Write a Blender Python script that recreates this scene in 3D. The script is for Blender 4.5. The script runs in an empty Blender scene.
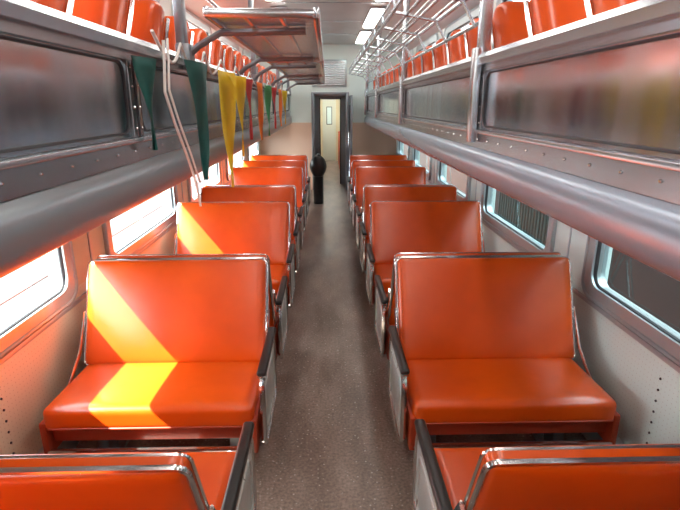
import bpy, bmesh, math, random
from mathutils import Vector, Matrix
random.seed(4)
scene = bpy.context.scene
scene.view_settings.view_transform = 'Standard'
scene.view_settings.look = 'None'

# ------------------------------------------------------------------ materials
def mat(name, col, rough=0.5, metal=0.0, noise=None, bump=None, coat=0.0, emit=None, spec=0.5, streak=None):
    m = bpy.data.materials.new(name); m.use_nodes = True
    nt = m.node_tree; N = nt.nodes; L = nt.links
    b = N['Principled BSDF']
    b.inputs['Base Color'].default_value = (*col, 1)
    b.inputs['Roughness'].default_value = rough
    b.inputs['Metallic'].default_value = metal
    b.inputs['Coat Weight'].default_value = coat
    b.inputs['Coat Roughness'].default_value = .16
    b.inputs['Specular IOR Level'].default_value = spec
    tc = N.new('ShaderNodeTexCoord')
    if noise:
        sc, col2, lo, hi = noise
        n = N.new('ShaderNodeTexNoise'); n.inputs['Scale'].default_value = sc; n.inputs['Detail'].default_value = 4
        L.new(tc.outputs['Object'], n.inputs['Vector'])
        r = N.new('ShaderNodeValToRGB')
        r.color_ramp.elements[0].position = lo; r.color_ramp.elements[1].position = hi
        r.color_ramp.elements[0].color = (*col, 1); r.color_ramp.elements[1].color = (*col2, 1)
        L.new(n.outputs['Fac'], r.inputs['Fac']); L.new(r.outputs['Color'], b.inputs['Base Color'])
    if bump:
        sc, st = bump
        n2 = N.new('ShaderNodeTexNoise'); n2.inputs['Scale'].default_value = sc; n2.inputs['Detail'].default_value = 3
        L.new(tc.outputs['Object'], n2.inputs['Vector'])
        bp = N.new('ShaderNodeBump'); bp.inputs['Strength'].default_value = st; bp.inputs['Distance'].default_value = 0.01
        L.new(n2.outputs['Fac'], bp.inputs['Height']); L.new(bp.outputs['Normal'], b.inputs['Normal'])
    if streak:
        mp = N.new('ShaderNodeMapping'); mp.inputs['Scale'].default_value = streak[0]
        L.new(tc.outputs['Object'], mp.inputs['Vector'])
        n3 = N.new('ShaderNodeTexNoise'); n3.inputs['Scale'].default_value = 1; n3.inputs['Detail'].default_value = 2
        L.new(mp.outputs['Vector'], n3.inputs['Vector'])
        mr = N.new('ShaderNodeMapRange'); mr.inputs['From Min'].default_value = .3; mr.inputs['From Max'].default_value = .7
        mr.inputs['To Min'].default_value = streak[1]; mr.inputs['To Max'].default_value = streak[2]
        L.new(n3.outputs['Fac'], mr.inputs['Value']); L.new(mr.outputs['Result'], b.inputs['Roughness'])
    if emit:
        b.inputs['Emission Color'].default_value = (*emit[0], 1); b.inputs['Emission Strength'].default_value = emit[1]
    return m

M = {}
M['vinyl'] = mat('orange_vinyl', (.72,.088,.003), .30, noise=(3,(.58,.062,.002),.35,.7), bump=(7,.14), coat=.30)
M['chrome'] = mat('chrome_trim', (.72,.73,.73), .16, 1)
M['black'] = mat('black_armrest', (.02,.018,.017), .4)
M['plate'] = mat('brushed_end_plate', (.68,.69,.67), .35, .6, streak=((30,30,3),.25,.45))
M['redframe'] = mat('red_seat_frame', (.36,.04,.010), .45)
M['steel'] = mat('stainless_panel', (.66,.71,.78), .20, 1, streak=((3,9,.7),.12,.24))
M['steel_l'] = mat('stainless_panel_dark_reflection', (.40,.46,.50), .22, 1, streak=((3,9,.7),.14,.26))  # left panels: dark reflections put into the base colour
M['steel_d'] = mat('stainless_dark', (.26,.29,.32), .32, .7)
M['ledge'] = mat('ledge_strip_metal', (.34,.37,.40), .26, .85)
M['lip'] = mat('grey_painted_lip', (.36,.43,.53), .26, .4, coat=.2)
M['lip_l'] = mat('grey_painted_lip_left', (.30,.34,.36), .28, .5, coat=.1)  # darker, greyer tone for the left lip
M['rail'] = mat('aluminium_rail', (.60,.65,.69), .26, .9)
M['wall'] = mat('wall_laminate', (.76,.86,.82), .35)
M['wallw'] = mat('wall_laminate_warm_bounce', (.82,.68,.44), .35)  # warm light bounced off the sunlit seats, put into the laminate colour
M['ceil'] = mat('ceiling_paint', (.44,.47,.47), .4, noise=(2,(.40,.43,.43),.4,.6))
M['frame'] = mat('window_frame_metal', (.50,.58,.60), .3, .5)
M['rubber'] = mat('window_gasket', (.03,.03,.035), .5)
M['bulk'] = mat('bulkhead_salmon', (.84,.58,.44), .4)
M['cream'] = mat('cream_sunblock_door', (.75,.72,.60), .8)  # cream for the added unseen blinds, also the far door
M['lightfix'] = mat('light_diffuser', (.9,.9,.85), .5, emit=((1,.98,.91), 9.5))
M['string'] = mat('white_string', (.80,.80,.76), .8)
M['f_teal'] = mat('flag_teal', (.012,.13,.11), .5)
M['f_yel'] = mat('flag_yellow', (.95,.66,.02), .5)
M['f_red'] = mat('flag_red', (.70,.04,.03), .5)
M['f_org'] = mat('flag_orange', (.95,.27,.03), .5)
M['f_grn'] = mat('flag_green', (.08,.40,.15), .5)
M['bag'] = mat('black_plastic_bag', (.012,.012,.014), .35, bump=(18,.6))

def floor_mat():
    m = bpy.data.materials.new('speckled_linoleum'); m.use_nodes = True
    nt = m.node_tree; N = nt.nodes; L = nt.links; b = N['Principled BSDF']
    tc = N.new('ShaderNodeTexCoord')
    mp = N.new('ShaderNodeMapping'); mp.inputs['Scale'].default_value=(2.2,.7,1); L.new(tc.outputs['Object'], mp.inputs['Vector'])
    n = N.new('ShaderNodeTexNoise'); n.inputs['Scale'].default_value = 2.0; n.inputs['Detail'].default_value = 7
    L.new(mp.outputs['Vector'], n.inputs['Vector'])
    r = N.new('ShaderNodeValToRGB'); r.color_ramp.elements[0].position=.35; r.color_ramp.elements[1].position=.66
    r.color_ramp.elements[0].color=(.18,.125,.098,1); r.color_ramp.elements[1].color=(.38,.29,.24,1)
    L.new(n.outputs['Fac'], r.inputs['Fac'])
    n4 = N.new('ShaderNodeTexNoise'); n4.inputs['Scale'].default_value = 70; n4.inputs['Detail'].default_value = 3
    L.new(tc.outputs['Object'], n4.inputs['Vector'])
    mm = N.new('ShaderNodeMapRange'); mm.inputs['From Min'].default_value=.3; mm.inputs['From Max'].default_value=.7
    mm.inputs['To Min'].default_value=.65; mm.inputs['To Max'].default_value=1.25; L.new(n4.outputs['Fac'], mm.inputs['Value'])
    vm = N.new('ShaderNodeVectorMath'); vm.operation='SCALE'; L.new(r.outputs['Color'], vm.inputs[0]); L.new(mm.outputs['Result'], vm.inputs['Scale'])
    v = N.new('ShaderNodeTexVoronoi'); v.inputs['Scale'].default_value = 42
    L.new(tc.outputs['Object'], v.inputs['Vector'])
    r2 = N.new('ShaderNodeValToRGB'); r2.color_ramp.elements[0].position=.12; r2.color_ramp.elements[1].position=.22
    r2.color_ramp.elements[0].color=(1,1,1,1); r2.color_ramp.elements[1].color=(0,0,0,1)
    L.new(v.outputs['Distance'], r2.inputs['Fac'])
    mx = N.new('ShaderNodeMixRGB'); mx.inputs['Color2'].default_value=(.68,.63,.57,1)
    mu = N.new('ShaderNodeMath'); mu.operation='MULTIPLY'
    sp = N.new('ShaderNodeSeparateColor'); L.new(v.outputs['Color'], sp.inputs[0])
    L.new(r2.outputs['Color'], mu.inputs[0]); L.new(sp.outputs[0], mu.inputs[1]); L.new(mu.outputs[0], mx.inputs['Fac'])
    L.new(vm.outputs[0], mx.inputs['Color1'])
    L.new(mx.outputs['Color'], b.inputs['Base Color'])
    mr = N.new('ShaderNodeMapRange'); mr.inputs['To Min'].default_value=.20; mr.inputs['To Max'].default_value=.5
    L.new(n.outputs['Fac'], mr.inputs['Value']); L.new(mr.outputs['Result'], b.inputs['Roughness'])
    return m
M['floor'] = floor_mat()

def perf_wall(name,c1,c2):
    m = bpy.data.materials.new(name); m.use_nodes=True
    nt=m.node_tree; N=nt.nodes; L=nt.links; b=N['Principled BSDF']; b.inputs['Roughness'].default_value=.35
    tc=N.new('ShaderNodeTexCoord'); sp=N.new('ShaderNodeSeparateXYZ'); L.new(tc.outputs['Object'], sp.inputs[0])
    def cell(out, s):
        a=N.new('ShaderNodeMath'); a.operation='MULTIPLY'; a.inputs[1].default_value=s; L.new(out,a.inputs[0])
        f=N.new('ShaderNodeMath'); f.operation='FRACT'; L.new(a.outputs[0],f.inputs[0])
        g=N.new('ShaderNodeMath'); g.operation='SUBTRACT'; g.inputs[1].default_value=.5; L.new(f.outputs[0],g.inputs[0])
        h=N.new('ShaderNodeMath'); h.operation='POWER'; h.inputs[1].default_value=2
        ab=N.new('ShaderNodeMath'); ab.operation='ABSOLUTE'; L.new(g.outputs[0],ab.inputs[0]); L.new(ab.outputs[0],h.inputs[0]); return h.outputs[0]
    a=cell(sp.outputs['Y'],40); c=cell(sp.outputs['Z'],40)
    s=N.new('ShaderNodeMath'); s.operation='ADD'; L.new(a,s.inputs[0]); L.new(c,s.inputs[1])
    lt=N.new('ShaderNodeMath'); lt.operation='LESS_THAN'; lt.inputs[1].default_value=.010; L.new(s.outputs[0],lt.inputs[0])
    mx=N.new('ShaderNodeMixRGB'); mx.inputs['Color1'].default_value=(*c1,1); mx.inputs['Color2'].default_value=(*c2,1)
    L.new(lt.outputs[0],mx.inputs['Fac']); L.new(mx.outputs[0],b.inputs['Base Color'])
    return m
M['perf']=perf_wall('perforated_wall_panel',(.78,.92,.88),(.62,.68,.64))
M['perfw']=perf_wall('perforated_wall_panel_warm_bounce',(.88,.82,.62),(.62,.54,.38))  # left lower wall: seat-bounced warm light painted into the panel colour

def glass_mat(name, tint):
    m = bpy.data.materials.new(name); m.use_nodes=True
    nt=m.node_tree; N=nt.nodes; L=nt.links
    for n in list(N): N.remove(n)
    o=N.new('ShaderNodeOutputMaterial'); t=N.new('ShaderNodeBsdfTransparent'); t.inputs[0].default_value=(*tint,1)
    g=N.new('ShaderNodeBsdfGlossy'); g.inputs['Roughness'].default_value=.03
    f=N.new('ShaderNodeLayerWeight'); f.inputs[0].default_value=.5
    p=N.new('ShaderNodeMath'); p.operation='POWER'; p.inputs[1].default_value=5; L.new(f.outputs['Facing'],p.inputs[0])
    q=N.new('ShaderNodeMath'); q.operation='MULTIPLY_ADD'; q.inputs[1].default_value=.85; q.inputs[2].default_value=.04; L.new(p.outputs[0],q.inputs[0])
    x=N.new('ShaderNodeMixShader'); L.new(q.outputs[0],x.inputs[0]); L.new(t.outputs[0],x.inputs[1]); L.new(g.outputs[0],x.inputs[2])
    L.new(x.outputs[0],o.inputs[0]); return m
M['glass']=glass_mat('window_glass',(.94,.98,.99))
M['glass_t']=glass_mat('tinted_window_glass',(.50,.62,.64))

# ------------------------------------------------------------------ mesh helpers
class MB:
    def __init__(s): s.bm=bmesh.new(); s.mats=[]
    def mi(s,k):
        if k not in s.mats: s.mats.append(k)
        return s.mats.index(k)
    def merge(s,t,k,T=None):
        i=s.mi(k)
        if T is not None: bmesh.ops.transform(t,matrix=T,verts=t.verts)
        for f in t.faces: f.material_index=i
        me=bpy.data.meshes.new('t'); t.to_mesh(me); t.free(); s.bm.from_mesh(me); bpy.data.meshes.remove(me)
    def box(s,c,d,k,bev=0,seg=2,T=None):
        t=bmesh.new(); bmesh.ops.create_cube(t,size=1)
        bmesh.ops.scale(t,vec=d,verts=t.verts)
        if bev>0: bmesh.ops.bevel(t,geom=t.edges[:],offset=bev,segments=seg,profile=.5,affect='EDGES')
        bmesh.ops.translate(t,vec=c,verts=t.verts); s.merge(t,k,T)
    def b2(s,x0,x1,y0,y1,z0,z1,k,bev=0,T=None):
        s.box(((x0+x1)/2,(y0+y1)/2,(z0+z1)/2),(abs(x1-x0),abs(y1-y0),abs(z1-z0)),k,bev,2,T)
    def cushion(s,d,r,bul,k,T,n=18,seam=0.0):
        t=bmesh.new(); bmesh.ops.create_cube(t,size=2)
        bmesh.ops.subdivide_edges(t,edges=t.edges[:],cuts=n,use_grid_fill=True)
        hx,hy,hz=d[0]/2,d[1]/2,d[2]/2
        for v in t.verts:
            p=[math.sin(max(-1,min(1,q))*math.pi/2) for q in v.co]
            u,w,h=p
            P=Vector((u*hx,w*hy,h*hz))
            Q=Vector((max(-hx+r,min(hx-r,P.x)),max(-hy+r,min(hy-r,P.y)),max(-hz+r,min(hz-r,P.z))))
            dd=P-Q
            if dd.length>1e-9: P=Q+dd.normalized()*r
            b=(1-u**4)*(1-w**4)*bul - seam*math.exp(-(u/.06)**2)*(1-w**2)
            P.z+=b*h
            v.co=P
        s.merge(t,k,T)
    def tube(s,pts,r,k,closed=False,n=8,T=None,sx=1.0):
        pts=[Vector(p) for p in pts]; t=bmesh.new(); rings=[]; m=len(pts); up=None
        for i,p in enumerate(pts):
            if closed: d=(pts[(i+1)%m]-pts[i-1])
            else: d=pts[min(i+1,m-1)]-pts[max(i-1,0)]
            d.normalize()
            if up is None:
                a=Vector((0,0,1)) if abs(d.z)<.9 else Vector((1,0,0))
                up=(a-d*a.dot(d)).normalized()
            else: up=(up-d*up.dot(d)).normalized()
            sd=d.cross(up)
            rings.append([t.verts.new(p+(up*math.cos(2*math.pi*j/n)+sd*math.sin(2*math.pi*j/n)*sx)*r) for j in range(n)])
        for i in range(m if closed else m-1):
            A=rings[i];B=rings[(i+1)%m]
            for j in range(n): t.faces.new((A[j],A[(j+1)%n],B[(j+1)%n],B[j]))
        if not closed:
            t.faces.new(rings[0][::-1]); t.faces.new(rings[-1])
        s.merge(t,k,T)
    def extr_y(s,prof,y0,y1,k):
        t=bmesh.new(); A=[t.verts.new((x,y0,z)) for x,z in prof]; B=[t.verts.new((x,y1,z)) for x,z in prof]; n=len(prof)
        for j in range(n): t.faces.new((A[j],A[(j+1)%n],B[(j+1)%n],B[j]))
        t.faces.new(A[::-1]); t.faces.new(B); bmesh.ops.recalc_face_normals(t,faces=t.faces); s.merge(t,k)
    def finish(s,name,loc=(0,0,0),rot=0,parent=None,sharp=38):
        bm=s.bm; bmesh.ops.recalc_face_normals(bm,faces=bm.faces)
        for f in bm.faces: f.smooth=True
        for e in bm.edges:
            if len(e.link_faces)==2: e.smooth = e.calc_face_angle(0)<math.radians(sharp)
        me=bpy.data.meshes.new(name); bm.to_mesh(me); bm.free()
        for k in s.mats: me.materials.append(M[k])
        return inst(name,me,loc,rot)
def inst(name,me,loc=(0,0,0),rot=0):
    o=bpy.data.objects.new(name,me); o.location=loc; o.rotation_euler=(0,0,rot); scene.collection.objects.link(o); return o

def rrect(a0,a1,b0,b1,r,n=6):
    pts=[]
    for cx,cy,s in ((a1-r,b1-r,0),(a0+r,b1-r,90),(a0+r,b0+r,180),(a1-r,b0+r,270)):
        for i in range(n+1):
            a=math.radians(s+90*i/n); pts.append((cx+r*math.cos(a),cy+r*math.sin(a)))
    return pts

# ------------------------------------------------------------------ dimensions
XL,XR=-1.40,1.45; XC=.025
Y0,Y1=-3.0,10.7
H=2.9
SILL,WTOP=.78,1.35
UW0,UW1=2.30,2.60
WINS=[(-2.78,-1.42),(-.80,.56),(1.18,2.58),(3.10,4.54),(5.06,6.50),(7.02,8.46),(8.98,10.3)]

# ------------------------------------------------------------------ room shell
fl=MB(); fl.b2(XL-.1,XR+.1,Y0-.1,17,-.1,0,'floor'); fl.finish('floor')
def wall(name,xi,xo,kp,kw):
    w=MB(); a,b=min(xi,xo),max(xi,xo)
    w.b2(a,b,Y0,Y1,0,SILL,kp)
    w.b2(a,b,Y0,Y1,WTOP,UW0,kw)
    w.b2(a,b,Y0,Y1,UW1,H+.05,'wall')
    ys=[Y0]+[v for p in WINS for v in p]+[Y1]
    for i in range(0,len(ys),2):
        w.b2(a,b,ys[i],ys[i+1],SILL,WTOP,kw); w.b2(a,b,ys[i],ys[i+1],UW0,UW1,'wall')
    return w.finish(name)
wall('wall_left',XL,XL-.1,'perfw','wallw'); wall('wall_right',XR,XR+.1,'perf','wall')
for nm,x,s in (('left',XL,1),('right',XR,-1)):
    t=MB(); t.b2(x,x+s*.05,Y0,Y1,0,.16,'frame',.008); t.finish('baseboard_'+nm)
t=MB()
for s,x in ((1,XL),(-1,XR)):
    t.b2(x,x+s*.014,Y0,Y1,SILL-.085,SILL-.06,'frame',.003)
    for (a,b) in WINS:
        yy=b+.28
        if yy<Y1-.1:
            t.b2(x,x+s*.006,yy-.008,yy+.008,.16,WTOP,'frame',.002)
        z=.22
        while z<.62:
            t.box((x+s*.004,a+.72,z),(.005,.004,.010),'rubber'); t.box((x+s*.004,a+.72,z),(.005,.010,.003),'rubber'); z+=.055
t.finish('trim_1')

def window(i,x,s,y0,y1,z0,z1,gl,unseen_blind=None):
    w=MB()
    out=rrect(y0-.05,y1+.05,z0-.05,z1+.05,.10); inn=rrect(y0+.035,y1-.035,z0+.03,z1-.035,.075)
    t=bmesh.new(); n=len(out)
    A=[t.verts.new((x+s*.018,p[0],p[1])) for p in out]; B=[t.verts.new((x+s*.018,p[0],p[1])) for p in inn]
    C=[t.verts.new((x+s*.001,p[0],p[1])) for p in out]; D=[t.verts.new((x-s*.06,p[0],p[1])) for p in inn]
    for j in range(n):
        k=(j+1)%n
        t.faces.new((A[j],A[k],B[k],B[j])); t.faces.new((C[j],C[k],A[k],A[j])); t.faces.new((B[j],B[k],D[k],D[j]))
    w.merge(t,'frame')
    w.tube([(x+s*.018,p[0],p[1]) for p in rrect(y0-.04,y1+.04,z0-.04,z1+.04,.09)],.010,'frame',True,8)
    w.tube([(x-s*.004,p[0],p[1]) for p in rrect(y0+.032,y1-.032,z0+.027,z1-.032,.072)],.012,'rubber',True,8)
    t=bmesh.new(); t.faces.new([t.verts.new((x-s*.036,a,b)) for a,b in ((y0+.005,z0+.005),(y1-.005,z0+.005),(y1-.005,z1-.005),(y0+.005,z1-.005))]); w.merge(t,gl)
    if unseen_blind:
        w.b2(x-s*.010,x-s*.014,y0+.04,y1-.04,unseen_blind,z1-.02,'cream')  # unseen blind, added to cut the sun patch to width
        w.tube([(x-s*.012,y0+.05,unseen_blind),(x-s*.012,y1-.05,unseen_blind)],.008,'frame')
    w.finish('window_%d'%i)
k=1
for (a,b) in WINS:
    window(k,XL,1,a,b,SILL,WTOP,'glass',1.14); k+=1
    window(k,XR,-1,a,b,SILL,WTOP,'glass_t'); k+=1
    window(k,XL,1,a,b,UW0,UW1,'glass'); k+=1
    window(k,XR,-1,a,b,UW0,UW1,'glass'); k+=1

c=MB()
prof=[(XL-.1,2.62),(XL+.02,2.66),(XL+.35,2.84),(XL+.7,H),(XR-.7,H),(XR-.35,2.84),(XR-.02,2.66),(XR+.1,2.62),(XR+.1,3.05),(XL-.1,3.05)]
c.extr_y(prof,Y0-.1,Y1+.1,'ceil')
for yy in [Y0+1.35*i for i in range(1,10)]:
    c.b2(XL+.7,XR-.7,yy-.015,yy+.015,H-.006,H,'rail')
c.finish('ceiling')
for xx in (.63,-.58):
    for yy in (-1.9,-.3,1.4,3.4,5.4,7.4,9.4):
        l=MB(); l.b2(xx-.10,xx+.10,yy-.72,yy+.72,H-.030,H-.002,'rail',.008); l.b2(xx-.085,xx+.085,yy-.70,yy+.70,H-.05,H-.025,'lightfix',.008); l.finish('ceiling_light')

DX0,DX1,DH=-.27,.40,1.95
e=MB(); e.b2(XL-.1,DX0,Y1,Y1+.08,0,1.4,'bulk'); e.b2(DX1,XR+.1,Y1,Y1+.08,0,1.4,'bulk')
e.b2(XL-.1,DX0,Y1,Y1+.08,1.4,3.0,'wall'); e.b2(DX1,XR+.1,Y1,Y1+.08,1.4,3.0,'wall'); e.b2(DX0,DX1,Y1,Y1+.08,DH,3.0,'wall')
e.finish('wall_end')
e=MB(); e.b2(XL-.1,XR+.1,Y0-.1,Y0,0,3.0,'wall'); e.finish('wall_back')
e=MB()
e.b2(DX0-.05,DX0+.01,Y1-.03,Y1+.1,0,DH+.05,'steel_d',.006); e.b2(DX1-.01,DX1+.05,Y1-.03,Y1+.1,0,DH+.05,'steel_d',.006)
e.b2(DX0+.01,DX1-.01,Y1-.03,Y1+.1,DH-.01,DH+.05,'steel_d',.006)
e.finish('trim_2')
d=MB(); d.b2(DX1+.05,DX1+.09,Y1-.75,Y1-.04,.02,1.93,'steel_d',.006); d.b2(DX1+.045,DX1+.095,Y1-.6,Y1-.2,1.05,1.75,'rubber',.004)
d.tube([(DX1+.02,Y1-.68,1.0),(DX1+.02,Y1-.68,1.25)],.012,'chrome'); d.finish('door_1')
g=MB(); g.b2(-.30,.40,Y1-.03,Y1,2.1,2.62,'frame',.006)
for i in range(11): g.b2(-.27,.37,Y1-.045,Y1-.025,2.14+i*.042,2.16+i*.042,'rail')
g.finish('vent_grille')
# vestibule and the next car seen through the doorway
v=MB(); v.b2(-.5,-.42,Y1+.08,16.6,0,2.2,'wall'); v.finish('wall_vestibule_left')
v=MB(); v.b2(.55,.63,Y1+.08,16.6,0,2.2,'wall'); v.finish('wall_vestibule_right')
v=MB(); v.b2(-.5,.63,Y1+.08,16.6,2.2,2.28,'ceil'); v.finish('ceiling_vestibule')
v=MB(); v.b2(-.5,.63,16.6,16.7,0,2.28,'wallw'); v.finish('wall_vestibule_end')
for a,bb in ((12.9,14.0),(14.8,16.0)):
    v=MB(); v.b2(-.12,.28,a,bb,2.15,2.195,'lightfix',.01); v.finish('ceiling_light')  # lamps added to brighten the view through the doorway
v=MB()
for yy,q in ((11.6,'steel_d'),(12.6,'steel_d')):
    v.b2(-.42,-.17,yy,yy+.1,0,2.2,q); v.b2(.31,.55,yy,yy+.1,0,2.2,q); v.b2(-.17,.31,yy,yy+.1,1.88,2.2,q)
v.b2(-.17,-.15,11.58,11.72,0,1.9,'rubber'); v.b2(.29,.31,11.58,11.72,0,1.9,'rubber')
v.finish('door_frame')
v=MB(); 
for yy in (13.2,14.2,15.2): v.b2(-.41,-.20,yy,yy+.5,0,1.0,'vinyl',.03)
v.finish('vestibule_bench')
v=MB()
for yy in (13.2,14.2,15.2): v.b2(.33,.54,yy,yy+.5,0,1.0,'vinyl',.03)
v.finish('vestibule_bench')
v=MB(); v.b2(-.14,.28,16.55,16.6,0,1.95,'cream',.01); v.b2(-.02,.16,16.535,16.56,1.15,1.7,'rubber',.01); v.b2(.0,.14,16.53,16.54,1.17,1.68,'wall'); v.finish('door_2')

# ------------------------------------------------------------------ galleries
def gallery(xp,xw,s,PX,kst,klip):
    g=MB(); Y1g=Y1-.004; Y0g=Y0+.004; xw=xw+s*.001
    prof=[(xp-s*.03,1.60),(xw,1.60),(xw,1.50),(xp-s*.10,1.42),(xp-s*.04,1.372),(xp,1.365),(xp+s*.020,1.380),(xp+s*.032,1.42),(xp+s*.032,1.47),(xp+s*.020,1.51),(xp,1.53),(xp-s*.03,1.53)]
    g.extr_y(prof,Y0g,Y1g,klip)
    g.b2(xp-s*.0,xp-s*.05,Y0g,Y1g,1.532,1.618,'ledge')
    g.b2(xp+s*.014,xp-s*.02,Y0g,Y1g,1.606,1.626,'rail',.003)
    g.b2(xp-s*.012,xp-s*.03,Y0g,Y1g,1.628,1.95,kst)
    g.extr_y([(xp+s*.03,1.945),(xp+s*.038,1.975),(xp+s*.02,2.0),(xp-s*.05,2.0),(xp-s*.05,1.945)],Y0g,Y1g,'rail')
    g.b2(xp+s*.004,xp-s*.012,Y0g,Y1g,1.915,1.945,'ledge')
    ed=[Y0g]+[p for p in PX if Y0<p<Y1]+[Y1g]
    for a,b in zip(ed[:-1],ed[1:]):
        if b-a>.4:
            g.tube([(xp-s*.009,q[0],q[1]) for q in rrect(a+.07,b-.07,1.645,1.905,.05)],.005,'rubber',True,6)
    for y in PX:
        if Y0<y<Y1:
            g.b2(xp+s*.002,xp-s*.02,y-.05,y+.05,1.626,1.92,'ledge',.004)
            g.b2(xp+s*.005,xp-s*.02,y-.006,y+.006,1.626,1.92,'rubber')
            for z in (1.66,1.74,1.82,1.89):
                for q in (-.03,.03):
                    t=bmesh.new(); bmesh.ops.create_icosphere(t,subdivisions=1,radius=.006); bmesh.ops.translate(t,vec=(xp+s*.003,y+q,z),verts=t.verts); g.merge(t,'chrome')
    y=Y0+.1
    while y<9.5:
        t=bmesh.new(); bmesh.ops.create_icosphere(t,subdivisions=1,radius=.006); bmesh.ops.translate(t,vec=(xp+s*.001,y,1.575),verts=t.verts); g.merge(t,'chrome'); y+=.17
    return g
XGL,XGR=-.76,.80
POSTS=(0.0,2.73,5.46,8.19,10.5)
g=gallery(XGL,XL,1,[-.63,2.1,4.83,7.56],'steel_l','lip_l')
for y in (0.15,2.88,5.61,8.34,10.5):
    g.b2(XGL-.03,XGL+.02,y-.035,y+.035,2.0,H-.01,'steel_d',.008)
    g.b2(XGL-.03,XGL+.045,y-.05,y+.05,1.93,2.06,'steel_d',.008)
g.tube([(XGL,Y0+.02,2.40),(XGL,Y1-.02,2.40)],.012,'rail')
g.finish('gallery_balcony')
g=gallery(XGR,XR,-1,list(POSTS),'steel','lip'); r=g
for y in POSTS:
    r.b2(XGR-.03,XGR+.03,y-.025,y+.025,2.0,H-.01,'rail',.008)
    r.b2(XGR-.05,XGR-.012,y-.035,y+.035,1.56,2.03,'rail',.006)
for z,rad in ((2.16,.012),(2.33,.014),(2.52,.012)):
    r.tube([(XGR,2.73,z),(XGR,Y1-.02,z)],rad,'rail')
g.finish('gallery_balcony')

r=MB()
for x,z in ((.44,2.34),(.53,2.32),(.62,2.31),(.71,2.30)):
    r.tube([(x,2.9,z),(x,Y1-.3,z)],.010 if x>.5 else .016,'rail')
r.tube([(.44,2.9,2.42),(.44,Y1-.3,2.42)],.010,'rail')
y=2.9
while y<Y1-.3:
    r.tube([(XGR-.01,y,2.16),(.72,y,2.28),(.45,y,2.33),(.44,y,2.43)],.010,'rail',n=6); y+=.68
r.finish('luggage_rack')
for (ya,yb) in ((2.5,4.85),(5.0,7.4),(7.55,9.95)):
    r=MB()
    xa,xb,z=-.56,-.03,2.15
    r.b2(xb-.035,xb,ya+.03,yb,z-.02,z+.035,'rail',.012)
    r.b2(xa,xa+.03,ya,yb,z-.02,z+.03,'rail',.008)
    r.tube([(xa+.01,ya,z),(xb-.10,ya,z),(xb-.04,ya+.02,z),(xb-.015,ya+.08,z)],.020,'rail',n=10)
    r.b2(xa+.02,xb-.02,yb-.04,yb,z-.02,z+.03,'rail',.010)
    for xx in (xa+.18,xa+.35): r.b2(xx-.012,xx+.012,ya,yb,z-.012,z+.01,'rail',.003)
    y=ya+.07
    while y<yb-.06:
        r.b2(xa+.02,xb-.02,y-.019,y+.019,z-.004,z+.012,'rail'); y+=.05
    for y in (ya+.38,yb-.35):
        r.tube([(XGL+.02,y,2.00),(XGL+.08,y,2.05),(XGL+.2,y,2.115),(xb-.08,y,2.125)],.018,'steel_d')
    r.finish('luggage_rack')

def gal_seat():
    s=MB()
    s.box((0,0,.16),(.10,.10,.32),'rail',.01); s.box((0,0,.012),(.26,.26,.024),'rail',.005)
    s.cushion((.48,.40,.11),.045,.015,'vinyl',Matrix.Translation((0,0,.37)),12)
    T=Matrix.Translation((0,.20,.50))@Matrix.Rotation(math.radians(60),4,'X')
    s.cushion((.48,.36,.13),.06,.018,'vinyl',T,12)
    s.tube([(-.25,.14,.36),(-.25,.28,.58)],.012,'chrome'); s.tube([(.25,.14,.36),(.25,.28,.58)],.012,'chrome')
    return s
first=gal_seat().finish('gallery_seat',(1.12,-2.4,1.6))
y=-2.4+.50
while y<10.0:
    inst('gallery_seat',first.data,(1.12,y,1.6)); y+=.50
y=-2.4
while y<10.0:
    inst('gallery_seat',first.data,(-1.08,y,1.6)); y+=.50

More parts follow.
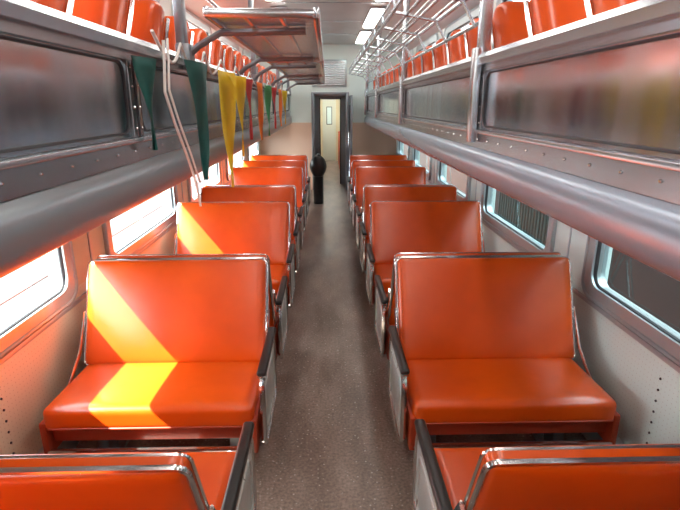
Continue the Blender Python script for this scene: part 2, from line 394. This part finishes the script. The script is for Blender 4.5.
# ------------------------------------------------------------------ bench seats
def bench(a):
    s=MB(); W=.96
    s.cushion((W-.03,.52,.115),.032,.006,'vinyl',Matrix.Translation((0,-.02,.405))@Matrix.Rotation(math.radians(-2),4,'X'),18)
    s.tube([(q[0],q[1],.372) for q in rrect(-W/2+.018,W/2-.018,-.278,.236,.035)],.006,'redframe',True,6)
    p0=Vector((0,.175,.44)); p1=Vector((0,.385,.95)); ang=math.atan2(p1.z-p0.z,p1.y-p0.y)
    T=Matrix.Translation((p0+p1)/2)@Matrix.Rotation(ang,4,'X')
    Lb=(p1-p0).length
    s.cushion((W-.02,Lb,.062),.024,.010,'vinyl',T,20,seam=.005)
    s.tube([(q[0],q[1],-.018) for q in rrect(-W/2+.008,W/2-.008,-Lb/2,Lb/2-.002,.03)],.009,'chrome',True,8,T)
    s.tube([(q[0],q[1],.016) for q in rrect(-W/2+.008,W/2-.008,-Lb/2,Lb/2-.002,.03)],.005,'chrome',True,6,T)
    for sx in (-1,1):
        x=sx*(W/2+.004)
        s.tube([(x,-.10,.36),(x,.02,.42),(x,.16,.52),(x,.275,.70)],.016,'chrome',n=8,sx=.4)
        s.tube([(x-.01,-.10,.36),(x+.01,-.10,.36)],.028,'chrome',n=12)
    s.b2(-W/2+.03,W/2-.03,-.24,.22,.28,.345,'redframe',.008)
    s.tube([(-W/2+.02,-.27,.25),(W/2-.02,-.27,.25)],.013,'chrome'); s.tube([(-W/2+.02,.25,.25),(W/2-.02,.25,.25)],.013,'chrome')
    s.b2(-W/2+.0,-W/2+.03,-.28,.26,.23,.40,'redframe',.006); s.b2(W/2-.03,W/2,-.28,.26,.23,.40,'redframe',.006)
    for x in (-.33,.33):
        s.b2(x-.03,x+.03,-.05,.05,.02,.27,'steel_d',.008); s.b2(x-.05,x+.05,-.20,.20,0,.025,'steel_d',.006)
    s.tube([(-W/2+.05,.30,.10),(W/2-.05,.30,.10)],.014,'chrome'); s.tube([(-W/2+.05,-.32,.10),(W/2-.05,-.32,.10)],.014,'chrome')
    for x in (-.33,.33): s.tube([(x,-.32,.10),(x,0,.06),(x,.30,.10)],.012,'steel_d')
    x=a*(W/2+.025)
    loop=rrect(-.235,.235,.22,.585,.07)
    s.tube([(x,q[0],q[1]) for q in loop],.014,'chrome',True,8)
    s.b2(x-.006,x+.006,-.225,.225,.235,.575,'plate',.003)
    inn=rrect(-.17,.17,.28,.52,.04)
    s.tube([(x+a*.007,q[0],q[1]) for q in inn],.005,'plate',True,6)
    s.box((x,0,.608),(.042,.48,.030),'black',.013,3)
    s.box((x,0,.590),(.036,.46,.014),'chrome',.003)
    s.b2(x-a*.06,x,-.05,.05,.28,.33,'steel_d')
    return s
meA=bench(1).finish('tmpA'); meB=bench(-1).finish('tmpB'); dA,dB=meA.data,meB.data
bpy.data.objects.remove(meA); bpy.data.objects.remove(meB); dA.name='bench_a'; dB.name='bench_b'
rows={-3:0,-2:0,-1:0,0:0,1:1,2:0,3:1,4:1,5:0,6:1,7:1,8:1}
for i,tw in rows.items():
    y=1.38+.83*i
    for x,left in ((-.805,1),(.845,0)):
        if tw: inst('train_bench_seat', dA if left else dB,(x,y,0),0)
        else: inst('train_bench_seat', dB if left else dA,(x,y,0),math.pi)

# ------------------------------------------------------------------ bunting
b=MB()
xf=-.69
anch=[2.15,2.6,3.0,3.5,4.1,4.8,5.5,6.3,7.1,7.9,8.7,9.6]
pts=[]
for i in range(len(anch)-1):
    for j in range(8):
        t=j/8; y=anch[i]+(anch[i+1]-anch[i])*t; pts.append((xf+.01*math.sin(y*9),y,2.03-.10*4*t*(1-t)))
b.tube(pts,.007,'string',n=6)
def flag(yc,w,l,k,z=1.96,x=xf):
    n=8; t=bmesh.new(); prev=None
    for i in range(n+1):
        f=i/n; hw=w/2*(1-f)+.004; zz=z-l*f
        row=[t.verts.new((x+.012*math.sin(f*5+q*2+yc*3)+.12*q*hw,yc+q*hw+.02*f*math.sin(yc),zz)) for q in (-1,-.33,.33,1)]
        if prev:
            for j in range(3): t.faces.new((prev[j],prev[j+1],row[j+1],row[j]))
        prev=row
    bmesh.ops.solidify(t,geom=t.faces[:],thickness=.002)
    b.merge(t,k)
for yc,w,l,k in ((2.74,.34,.60,'f_teal'),(3.50,.38,.76,'f_yel'),(4.05,.26,.60,'f_yel'),(4.5,.24,.50,'f_red'),(5.2,.3,.55,'f_org'),(5.9,.3,.55,'f_grn'),(6.6,.3,.5,'f_red'),(7.4,.3,.5,'f_org'),(8.2,.3,.5,'f_yel')):
    flag(yc,w,l,k,x=xf+.03)
flag(2.12,.16,.36,'f_teal',1.93,-.715)
b.finish('pennant_bunting',sharp=80)
b=MB()
P=[(-.66,2.20,2.0),(-.66,2.19,1.92),(-.66,2.16,1.80),(-.65,2.22,1.68),(-.64,2.34,1.52),(-.635,2.44,1.38),(-.63,2.46,1.27)]
b.tube(P,.006,'string',n=6); b.tube([(p[0]+.012,p[1]+.02,p[2]+.01) for p in P[:-1]],.005,'string',n=6)
b.finish('hanging_rope')

b=MB()
t=bmesh.new(); bmesh.ops.create_uvsphere(t,u_segments=20,v_segments=14,radius=1)
for v in t.verts:
    z=v.co.z; k=1-.28*max(0,-z)
    v.co=Vector((v.co.x*.15*k*(1+.09*math.sin(5*math.atan2(v.co.y,v.co.x))),v.co.y*.13*k,.66+z*.22))
b.merge(t,'bag')
b.tube([(0,0,0),(0,0,.02),(0,0,.04),(0,0,.25),(0,0,.5)],.095,'bag',n=16)
b.tube([(0,0,.86),(.01,0,.90)],.035,'bag',n=8)
b.finish('black_trash_bag',(-.17,9.2,0))

# ------------------------------------------------------------------ outside
M['conc']=mat('platform_concrete',(.034,.033,.035),.8,noise=(1.5,(.024,.024,.026),.4,.6))
M['redp']=mat('platform_red_paint',(.042,.010,.008),.7)
M['corr']=mat('corrugated_green_grey',(.055,.07,.06),.5,.2)
M['dk']=mat('brown_siding',(.05,.02,.015),.6)
M['grav']=mat('track_gravel',(.05,.045,.04),.9,noise=(30,(.09,.085,.08),.4,.6))
o=MB(); o.b2(-30,-1.75,-20,35,-.6,-.45,'conc')
for x in (-2.35,-3.0,-3.9,-5.2): o.b2(x-.14,x+.14,-20,35,-.451,-.44,'redp')
o.finish('station_platform')
o=MB(); o.b2(-1.75,30,-20,35,-1.3,-1.1,'grav'); o.finish('track_ground')
o=MB(); o.b2(3.2,3.4,-12,22,-1.1,3.2,'dk')
y=-2
while y<3.6:
    o.b2(3.12,3.2,y,y+.06,-1.1,3.2,'corr',.01); y+=.11
y=5.5
while y<9:
    o.b2(3.12,3.2,y,y+.06,-1.1,3.2,'corr',.01); y+=.11
o.finish('neighboring_railcar')

w=bpy.data.worlds.new('world'); scene.world=w; w.use_nodes=True
bg=w.node_tree.nodes['Background']; bg.inputs[0].default_value=(.86,.95,1,1); bg.inputs[1].default_value=13.0
s=bpy.data.lights.new('sun','SUN'); s.energy=55; s.angle=math.radians(.6); s.color=(1,.95,.82)
so=bpy.data.objects.new('sun',s); so.rotation_euler=Vector((1,.22,-1.07)).to_track_quat('-Z','Y').to_euler(); so.location=(-5,-2,6); scene.collection.objects.link(so)

cam=bpy.data.cameras.new('camera'); co=bpy.data.objects.new('camera',cam); scene.collection.objects.link(co)
co.location=(0,0,1.75); co.rotation_euler=(math.radians(90-16.7),0,-.0249)
cam.sensor_width=36; cam.lens=500/680*36; cam.clip_start=.02
scene.camera=co
